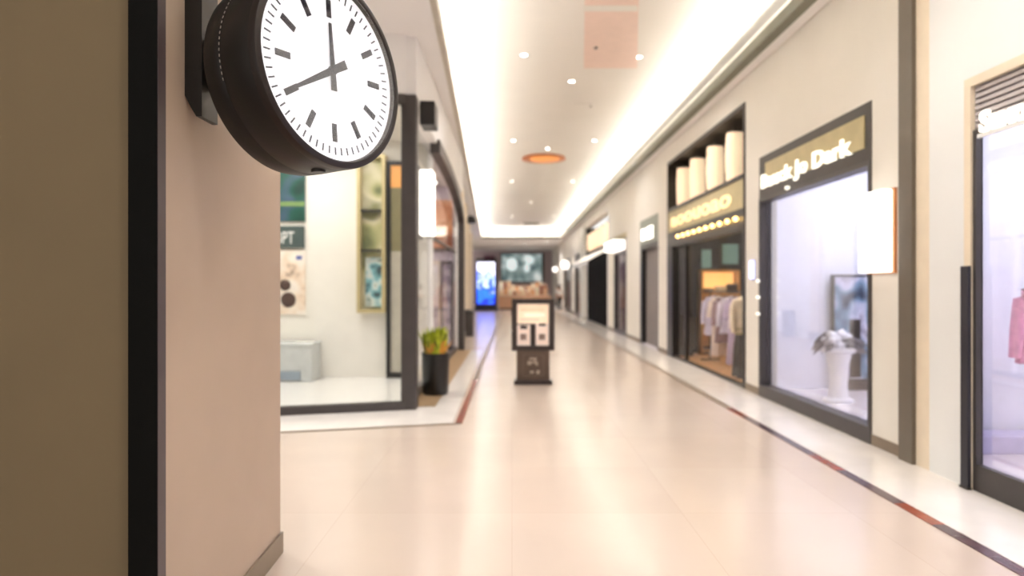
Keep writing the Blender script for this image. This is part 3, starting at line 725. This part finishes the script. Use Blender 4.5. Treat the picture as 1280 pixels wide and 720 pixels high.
# interior of the left shop
M_int = mat('shop_white', (240, 236, 226), .45, var=.02)
YB = 11.75
bm = NB(); box(bm, -6.6, -1.46, YB, YB + .1, 0, 4.1); box(bm, -6.7, -6.6, 7.4, YB, 0, 4.1); struct('wall_shop_left', bm, M_int)
bm = NB(); prism(bm, [(-1.46, 9.0), (-1.46, YB), (-6.6, YB), (-6.6, 7.6)], 4.1, 4.15); struct('ceiling_shop_left', bm, M_int)
bm = NB(); prism(bm, [(-1.46, 9.02), (-1.46, YB), (-6.6, YB), (-6.6, 7.65)], 0, .03); struct('floor_shop_left', bm, mat('white_shop_floor', (240, 238, 232), .2, var=.02))
panel(-5.5, -2.2, 9.4, 11.0, 4.1, (255, 252, 246), 5.2, 'white ceiling light panel inside the left corner shop')
def XL(px, y=YB): return xx(px, y)
t = thing('green_sign', (0, 0, 0), 'dark green sign board high on the left shop back wall', 'sign')
bx('board', picture('green_board', [(16, 60, 52), (22, 84, 70), (70, 92, 116), (30, 60, 66)], 2.0, 0, 4), (XL(320), XL(382), YB - .04, YB, 2.72, 3.75), t)
bx('yellow_band', mat('lime_band', (120, 150, 90), .5), (XL(320), XL(382), YB - .045, YB - .04, 2.98, 3.06), t)
bx('lower_board', mat('slate_green', (70, 86, 84), .5), (XL(330), XL(381), YB - .05, YB, 2.26, 2.64), t)
text_mesh('lettering', 'BPT', .2, mat('sign_white', (240, 240, 236), .5), t, (XL(347), YB - .05, 2.34), (PI / 2, 0, 0), .01, (.30, .20))
t = thing('wall_poster', (0, 0, 0), 'cream poster with dark sketched shapes under the green sign', 'poster')
bx('print', picture('cream_poster', [(120, 90, 70), (236, 214, 190), (246, 236, 222), (240, 230, 220)], 3.0, 0, 9, 3), (XL(320), XL(382), YB - .03, YB, 1.12, 2.22), t)
bm = NB(); lathe(bm, [(.05, 0), (.09, .02), (.10, .02)], 'Y', 20, c=(XL(357), YB - .05, 1.62)); lathe(bm, [(.12, 0), (.13, .02)], 'Y', 20, c=(XL(361), YB - .05, 1.37)); obj('dark_motif', bm, mat('motif_brown', (80, 60, 54), .6), t)
bx('blue_badge', mat('badge_blue', (96, 110, 170), .5), (XL(371), XL(378), YB - .035, YB - .03, 2.06, 2.13), t)
t = thing('display_counter', (0, 0, .03), 'low pale grey glass display counter in the left shop', 'counter')
bx('cabinet', mat('pale_grey_laminate', (206, 210, 208), .3), (XL(300, 11.4), XL(394, 11.4), 11.2, 11.7, 0, .60), t, .01)
bx('glass_top', mat('pale_glass_top', (224, 230, 228), .1), (XL(300, 11.4) - .01, XL(394, 11.4) + .01, 11.18, 11.71, .60, .64), t, .005)
bx('blue_item', mat('grey_blue_cloth', (150, 164, 176), .7), (XL(320, 11.2), XL(376, 11.2), 11.16, 11.18, .03, .17), t)
t = thing('display_case', (0, 0, 0), 'gold framed glass display case on the left shop back wall', 'cabinet')
x0, x1 = XL(449), XL(484)
bm = NB(); z0, z1 = 1.15, 3.85
box(bm, x0, x0 + .06, YB - .2, YB, z0, z1); box(bm, x1 - .06, x1, YB - .2, YB, z0, z1); box(bm, x0 + .06, x1 - .06, YB - .2, YB, z0, z0 + .06); box(bm, x0 + .06, x1 - .06, YB - .2, YB, z1 - .06, z1)
obj('case_frame', bm, mat('pale_gold', (206, 190, 140), .35, metal=.2), t)
bx('backing', picture('green_gold_backing', [(120, 128, 84), (196, 194, 140), (232, 226, 196), (150, 150, 104)], 2.2, 0, 5), (x0 + .06, x1 - .06, YB - .03, YB - .001, z0 + .06, z1 - .06), t)
bm = NB()
for z in (2.2, 2.88): box(bm, x0 + .05, x1 - .05, YB - .19, YB - .03, z, z + .03)
obj('shelf', bm, M_dark, t)
bx('picture', picture('aqua_picture', [(60, 84, 90), (130, 190, 200), (228, 236, 230), (90, 130, 120)], 5, 0, 1), (x0 + .12, x1 - .08, YB - .06, YB - .03, 1.25, 2.1), t)
t = thing('cheval_mirror', (0, 0, 0), 'tall black framed door mirror beside the gold display case', 'mirror')
x0, x1 = XL(484), XL(505)
bm = NB(); box(bm, x0, x0 + .07, YB - .1, YB, .03, 3.75); box(bm, x1 - .02, x1, YB - .1, YB, .03, 3.75); box(bm, x0 + .07, x1 - .02, YB - .1, YB, .03, .12); box(bm, x0 + .07, x1 - .02, YB - .1, YB, 3.68, 3.75)
obj('mirror_frame', bm, M_black, t)
bx('lower_pane', mat('dim_beige_panel', (206, 200, 182), .3), (x0 + .07, x1 - .02, YB - .05, YB - .001, .12, 2.2), t)
bx('middle_pane', mat('olive_pane', (150, 142, 104), .3), (x0 + .07, x1 - .02, YB - .05, YB - .001, 2.2, 3.3), t)
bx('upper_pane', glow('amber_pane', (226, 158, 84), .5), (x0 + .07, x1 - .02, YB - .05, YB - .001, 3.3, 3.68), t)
# second left shop interior
bm = NB(); box(bm, -3.2, -1.46, 17.0, 17.1, 0, 4.1); box(bm, -3.3, -3.2, YB + .1, 17.1, 0, 4.1); struct('wall_shop_left_far', bm, mat('lilac_grey_wall', (206, 196, 208), .5))
sbox('floor_shop_left_far', M_border, -3.2, -1.46, YB + .1, 17.0, 0, .03)
sbox('ceiling_shop_left_far', M_int, -3.3, -1.46, YB + .1, 17.1, 4.1, 4.15)
panel(-2.8, -1.8, 12.4, 16.4, 4.1, (255, 244, 236), 6.0, 'warm white ceiling light panel inside the second left shop')
t = thing('decorative_board', (0, 0, 0), 'burnt orange wall panel seen through the left side windows', 'panel')
bx('board', picture('orange_board', [(150, 84, 50), (214, 140, 90), (232, 180, 140)], 2.5, 0, 3), (-2.4, -1.48, 16.95, 16.99, 2.55, 3.75), t)
bx('frame_edge', M_frame, (-2.4, -1.48, 16.93, 16.99, 2.49, 2.55), t)
for i in range(3):
    o = thing('wardrobe_mirror', (-2.22 + .3 * i, 16.89, .03), ['left', 'middle', 'right'][i] + ' tall pale mirror panel below the burnt orange board', 'mirror', 'pale mirrors in the second left shop')
    bx('frame', M_frame if i != 1 else M_beige, (-.13, .13, .0, .09, 0, 2.2), o, .005); bx('glass', picture('mirror_tone_%d' % i, [(150, 140, 160), (232, 224, 232), (250, 246, 240)], 2.5, 0, i), (-.10, .10, -.01, 0, .1, 2.12), o)

# planter ------------------------------------------------------------------
t = thing('potted_plant', (-1.03, 10.62, .012), 'yellow green leafy plant in a tall black square pot by the left shop', 'plant')
t.location = (-1.13, 10.05, .012)
t.scale = (1.0, 1.0, .95)
M_pot = mat('black_pot', (20, 18, 18), .35)
bm = NB()
lathe(bm, [(.17, 0), (.19, .03), (.205, .60), (.215, .64), (.19, .64), (.185, .58)], 'Z', 40); obj('pot', bm, M_pot, t, True)
bm = NB(); lathe(bm, [(.18, .56), (.18, .59)], 'Z', 24); obj('soil', bm, mat('dark_soil', (60, 44, 32), .9, bump=.5, scale=30), t)
def leaves(n, m, hmin, hmax, seed):
    rnd = random.Random(seed); bm = NB()
    for i in range(n):
        a = rnd.uniform(0, 2 * PI); r0 = rnd.uniform(0, .16); L = rnd.uniform(hmin, hmax); lean = rnd.uniform(.0, .12)
        p = Vector((math.cos(a) * r0, math.sin(a) * r0, .58)); d = Vector((math.cos(a), math.sin(a), 0)); sd = Vector((-math.sin(a), math.cos(a), 0))
        prev = None
        for k in range(6):
            u = k / 5; w_ = .034 * math.sin(PI * min(1, .15 + u * .85)) + .002
            c = p + Vector((0, 0, L * (u - .12 * u * u))) + d * lean * u * u
            tw = (sd * math.cos(u) + d * math.sin(u) * .5)
            cur = (bm.verts.new(c - tw * w_), bm.verts.new(c + d * .004), bm.verts.new(c + tw * w_))
            if prev: bm.faces.new((prev[0], prev[1], cur[1], cur[0])); bm.faces.new((prev[1], prev[2], cur[2], cur[1]))
            prev = cur
    return obj('foliage', bm, m, t, True)
leaves(170, mat('yellow_green_leaf', (176, 186, 40), .5, var=.3, scale=12), .34, .54, 1)
leaves(60, mat('olive_leaf', (96, 104, 36), .5, var=.3, scale=12), .26, .48, 2)['label'] = 'darker olive leaves'
leaves(70, mat('amber_leaf', (222, 160, 62), .5, var=.2, scale=12), .18, .32, 3)['label'] = 'amber coloured short leaves'

# small black ceiling camera on the far left wall
t = thing('security_camera', (-1.66, 27.5, 4.15), 'small black security camera high on the far left wall', 'camera')
bm = NB(); lathe(bm, [(.2, 0), (.22, .1), (.16, .25), (.1, .3)], 'Z', 24); obj('camera_dome', bm, M_black, t, True)
bx('mount', M_frame, (-.3, 0, -.08, .08, .1, .25), t)
for i, y in enumerate((20, 24, 30, 37)):
    xw = -1.42 - (y - 17.3) * .0438
    t = thing('wall_pilaster', (xw, y, 0), ['nearest', 'second', 'third', 'farthest'][i] + ' cream pilaster along the far left wall', 'pilaster', 'pilasters on the far left wall')
    bx('shaft', M_beige, (-.02, .12, -.3, .3, .25, 4.5), t, .02); bx('plinth', M_base, (-.02, .15, -.34, .34, 0, .25), t)
t = thing('waste_bin', (-1.42, 21.9, 0), 'small charcoal bin at the foot of the far left wall', 'bin')
bm = NB(); lathe(bm, [(.17, 0.0), (.18, .02), (.19, .75)], 'Z', 24); obj('bin_body', bm, M_frame, t, True)
bm = NB(); lathe(bm, [(.2, .75), (.2, .79), (.1, .85)], 'Z', 24); obj('lid', bm, M_black, t, True)

# ================================================================== DIRECTORY STAND
DY = 11.1
t = thing('directory_stand', (.345, DY, 0), 'dark brown advertising stand with lit poster in the middle of the corridor', 'stand')
M_stand = mat('dark_brown_stand', (52, 38, 32), .4, var=.1)
M_ped2 = mat('umber_pedestal', (92, 74, 60), .45, var=.12)
bm = NB()
box(bm, -.35, -.26, 0, .16, .55, 1.395, .008); box(bm, .26, .35, 0, .16, .55, 1.395, .008); box(bm, -.26, .26, 0.001, .159, 1.315, 1.395); box(bm, -.26, .26, .001, .159, .55, .63)
obj('frame', bm, M_stand, t)
bx('back_panel', M_stand, (-.26, .26, .10, .15, .63, 1.315), t)
poster = bx('lit_poster', glow('poster_cream', (242, 216, 186), .55), (-.26, .26, .08, .10, .99, 1.315), t)
for (a, b, z0, z1, c) in ((-.2, .18, 1.2, 1.23, (226, 196, 160)), (-.14, .2, 1.11, 1.15, (250, 236, 214)), (-.22, .1, 1.04, 1.07, (214, 190, 168))):
    bx('print_band', glow('band_%d' % c[2], c, .5), (a, b, .076, .08, z0, z1), poster)
for s, x0, x1 in (('left', -.26, -.045), ('right', .045, .26)):
    q = bx('screen', glow('screen_' + s, (224, 200, 184), .5), (x0, x1, .08, .10, .63, .97 if s == 'left' else .99), t)
    bx('header', M_stand, (x0 + .05, x1 - .05, .074, .08, .90 if s == 'left' else .95, .96 if s == 'left' else .99), q)
    bx('text_block', mat('text_grey_' + s, (160, 134, 122), .5), (x0 + .05, x1 - .06, .076, .08, .72, .82), q)
bx('divider', M_stand, (-.045, .045, .05, .10, .63, .97), t)
bm = NB(); box(bm, -.27, .27, .01, .15, .07, .55, .008); ped = obj('pedestal', bm, M_ped2, t)
bx('base_plate', M_stand, (-.31, .31, -.06, .22, 0.0, .07), t, .01)
bm = NB()
for (x, z, a, b) in ((.0, .42, .06, .015), (-.06, .35, .03, .03), (.06, .34, .015, .035), (.0, .36, .03, .012), (-.02, .2, .03, .02), (.08, .2, .025, .03), (.03, .38, .012, .04)): box(bm, x - a, x + a, .004, .01, z - b, z + b)
bm2 = bm; obj('emblem', bm2, mat('emblem_grey', (176, 160, 144), .5), ped)
bm = NB()
for (x0, x1, z0, z1) in ((-.17, .17, .48, .485), (-.17, .17, .13, .135), (-.17, -.165, .135, .48), (.165, .17, .135, .48)): box(bm, x0, x1, .005, .01, z0, z1)
obj('border_line', bm, mat('line_grey', (128, 112, 100), .5), ped)

# ================================================================== FAR END
def screen_mat():
    m = bpy.data.materials.new('blue_screen_image'); m.use_nodes = True
    nt = m.node_tree; b = nt.nodes['Principled BSDF']
    tc = nt.nodes.new('ShaderNodeTexCoord'); sp = nt.nodes.new('ShaderNodeSeparateXYZ')
    n = nt.nodes.new('ShaderNodeTexNoise'); n.inputs['Scale'].default_value = 2.2; n.inputs['Detail'].default_value = 1
    ad = nt.nodes.new('ShaderNodeMath'); ad.operation = 'MULTIPLY_ADD'; ad.inputs[1].default_value = .28; 
    mu = nt.nodes.new('ShaderNodeMath'); mu.operation = 'MULTIPLY'; mu.inputs[1].default_value = .9
    r = nt.nodes.new('ShaderNodeValToRGB')
    cols = [(0, (20, 30, 190)), (.22, (40, 110, 255)), (.34, (20, 40, 200)), (.45, (190, 215, 255)), (.55, (90, 110, 240)), (.68, (235, 232, 255)), (1, (235, 225, 255))]
    while len(r.color_ramp.elements) < len(cols): r.color_ramp.elements.new(.5)
    for i, (p, c) in enumerate(cols): r.color_ramp.elements[i].position = p; r.color_ramp.elements[i].color = (*lin(c), 1)
    nt.links.new(tc.outputs['Object'], sp.inputs[0]); nt.links.new(tc.outputs['Object'], n.inputs['Vector'])
    nt.links.new(n.outputs['Fac'], mu.inputs[0])
    nt.links.new(sp.outputs['Z'], ad.inputs[0]); nt.links.new(mu.outputs[0], ad.inputs[2])
    sb = nt.nodes.new('ShaderNodeMath'); sb.operation = 'SUBTRACT'; sb.inputs[1].default_value = .55
    nt.links.new(ad.outputs[0], sb.inputs[0]); nt.links.new(sb.outputs[0], r.inputs['Fac'])
    nt.links.new(r.outputs['Color'], b.inputs['Emission Color']); b.inputs['Emission Strength'].default_value = 1.2
    b.inputs['Base Color'].default_value = (.02, .02, .05, 1)
    return m
t = thing('digital_kiosk', (-1.72, 45, 0), 'tall blue glowing digital screen kiosk at the far left end', 'screen')
bx('casing', M_black, (-.72, .72, .0, .25, .2, 3.45), t, .03)
bx('screen', screen_mat(), (-.60, .58, -.02, 0, .42, 3.2), t)
bx('plinth', M_black, (-.80, .80, -.15, .4, 0, .2), t, .02)
YW = END
t = thing('billboard', (0, 0, 0), 'wide teal photo billboard on the far end wall', 'billboard')
X0, X1 = xx(627, YW), xx(677, YW)
bx('frame', M_dark, (X0 - .1, X1 + .2, YW - .2, YW, 1.95, 4.62), t)
bx('print', picture('teal_print', [(66, 92, 104), (120, 142, 140), (156, 176, 178), (224, 232, 230)], 1.0, .25, 12, 1), (X0, X1, YW - .22, YW - .2, 2.05, 4.55), t)
bm = NB()
for (x, z, rx, rz) in ((1.6, 4.0, .38, .36), (1.35, 3.3, .26, .4), (.0, 3.6, .5, .6)):
    lathe(bm, [(1, 0), (1, .02)], 'Y', 24, c=(0, 0, 0)) if False else None
    vs = [bm.verts.new((x + rx * math.cos(2 * PI * k / 20), YW - .24, z + rz * math.sin(2 * PI * k / 20))) for k in range(20)]
    v2 = [bm.verts.new((v.co.x, YW - .22, v.co.z)) for v in vs]
    bm.faces.new(vs); bm.faces.new(v2)
    for k in range(20): bm.faces.new((vs[k], vs[(k + 1) % 20], v2[(k + 1) % 20], v2[k]))
obj('pale_faces', bm, glow('glowing_teal_print', (226, 238, 238), .7), t)  # emission put into the print shapes to make up for the dim far end
o = bx('lit_panel', mat('plum_panel', (110, 62, 84), .5), (X0 - 1.6, X0 - .6, YW - .16, YW - .01, 1.6, 4.4)); tag(o, 'dark plum panel left of the teal billboard', 'panel')
# bazaar counters with goods
M_counter = mat('peach_counter', (226, 180, 146), .5, var=.05)
gm = [mat('goods_%d' % i, c, .6) for i, c in enumerate(((250, 226, 196), (232, 172, 120), (250, 240, 220), (176, 112, 84), (240, 200, 160)))]
for r_, (y, x0, x1, h) in enumerate(((47, -.9, 1.0, .95), (47, 1.25, 2.7, .95), (51, -1.0, 2.6, 1.2))):
    t = thing('sales_counter', ((x0 + x1) / 2, y, 0), ['left front peach sales counter behind the brown stand', 'right front peach sales counter behind the brown stand', 'rear long peach sales counter near the end wall'][r_], 'counter', 'peach sales counters')
    hw = (x1 - x0) / 2
    bx('body', M_counter, (-hw, hw, -.3, .3, .1, h), t, .02); bx('top', gm[2], (-hw - .04, hw + .04, -.34, .34, h, h + .05), t, .01); bx('kick', M_dark, (-hw + .05, hw - .05, -.25, .25, 0, .1), t)
    nx = int((x1 - x0) / .3)
    for i in range(nx):
        x = x0 + .18 + i * .3; hh = random.uniform(.25, .7)
        q = thing('gift_box', (x, y, h + .05), ['pale', 'tan', 'cream', 'brown', 'peach'][(i + r_) % 5] + ' upright box of goods on a peach counter, number place ' + str(i + 1) + ' from the left of its counter', 'box', 'boxes on the peach counters')
        q['label'] = ['pale', 'tan', 'cream', 'brown', 'peach'][(i + r_) % 5] + ' upright box of goods ' + ['at the left end', 'left of the middle', 'around the middle', 'right of the middle', 'at the right end'][min(4, int(5 * i / nx))] + ' of the ' + ['left front', 'right front', 'rear'][r_] + ' peach counter'
        bx('carton', gm[(i + r_) % 5], (-.11, .11, -.1, .1, 0, hh), q, .01); bx('lid', gm[(i + r_ + 2) % 5], (-.12, .12, -.11, .11, hh, hh + .05), q, .005)

# person standing at the far end -------------------------------------------
def skin(name, verts, edges, rad, m, parent, sub=2, root=0):
    me = bpy.data.meshes.new(name); me.from_pydata(verts, edges, []); o = bpy.data.objects.new(name, me); COL.objects.link(o)
    md = o.modifiers.new('s', 'SKIN'); md.use_smooth_shade = True
    for i, r in enumerate(rad):
        r = r if isinstance(r, tuple) else (r, r); me.skin_vertices[0].data[i].radius = r
    me.skin_vertices[0].data[root].use_root = True
    s2 = o.modifiers.new('u', 'SUBSURF'); s2.levels = sub; s2.render_levels = sub
    dg = bpy.context.evaluated_depsgraph_get(); nm = bpy.data.meshes.new_from_object(o.evaluated_get(dg))
    COL.objects.unlink(o); bpy.data.objects.remove(o)
    for p in nm.polygons: p.use_smooth = True
    nm.materials.clear(); nm.materials.append(m)
    r = bpy.data.objects.new(name, nm); COL.objects.link(r); r.parent = parent; return r
t = thing('person', (3.0, 43.2, 0), 'person with dark hair, white top and black trousers standing far down the corridor', 'person', rz=.3)
V = [(0, 0, .93), (0, 0, 1.15), (0, 0, 1.36), (0, 0, 1.46), (0, -.01, 1.56), (0, -.01, 1.64),
     (.17, 0, 1.36), (.22, .02, 1.10), (.20, -.10, .88), (-.17, 0, 1.36), (-.22, .02, 1.10), (-.20, -.10, .88),
     (.09, 0, .86), (.10, -.01, .48), (.10, 0, .08), (.11, -.14, .035), (-.09, 0, .86), (-.10, -.01, .48), (-.11, .03, .08), (-.12, -.11, .035),
     (.20, -.15, .82), (-.20, -.15, .82)]
Eg = [(0, 1), (1, 2), (2, 3), (3, 4), (4, 5), (2, 6), (6, 7), (7, 8), (2, 9), (9, 10), (10, 11), (0, 12), (12, 13), (13, 14), (14, 15), (0, 16), (16, 17), (17, 18), (18, 19), (8, 20), (11, 21)]
Rd = [(.15, .11), (.13, .10), (.15, .10), .055, .09, .08, .06, .045, .03, .06, .045, .03, .09, .06, .045, .035, .09, .06, .045, .035, .03, .03]
skin('body', V, Eg, Rd, mat('skin_tone', (206, 160, 132), .6), t)
def sub(ids, k, extra=0):
    mp = {v: i for i, v in enumerate(ids)}
    return [V[i] for i in ids], [(mp[a], mp[b]) for a, b in Eg if a in mp and b in mp], [tuple(q * k + extra for q in (Rd[i] if isinstance(Rd[i], tuple) else (Rd[i], Rd[i]))) for i in ids]
a, b, c = sub([0, 1, 2, 6, 7, 9, 10], 1.0, .018); skin('white_top', a, b, c, mat('white_shirt', (240, 236, 232), .8), t)
a, b, c = sub([0, 12, 13, 14, 16, 17, 18], 1.0, .014); skin('trousers', a, b, c, mat('black_trousers', (26, 24, 28), .8), t)
bm = NB(); lathe(bm, [(.07, 1.36), (.11, 1.45), (.115, 1.60), (.11, 1.70), (.06, 1.745)], 'Z', 24, c=(0, .035, 0)); obj('hair', bm, mat('dark_hair', (34, 22, 20), .5), t, True)
for s in (-1, 1):
    bm = NB()
    x = s * .20
    for k in range(4): tube(bm, [(x + (k - 1.5) * .018, -.16, .81), (x + (k - 1.5) * .019, -.175, .765 - .006 * (k % 2)), (x + (k - 1.5) * .018, -.17, .735 - .006 * (k % 2))], [.009, .008, .007], 6)
    tube(bm, [(x - s * .03, -.16, .82), (x - s * .05, -.18, .785), (x - s * .045, -.185, .765)], [.010, .009, .008], 6); obj('hand', bm, bpy.data.materials['skin_tone'], t, True)
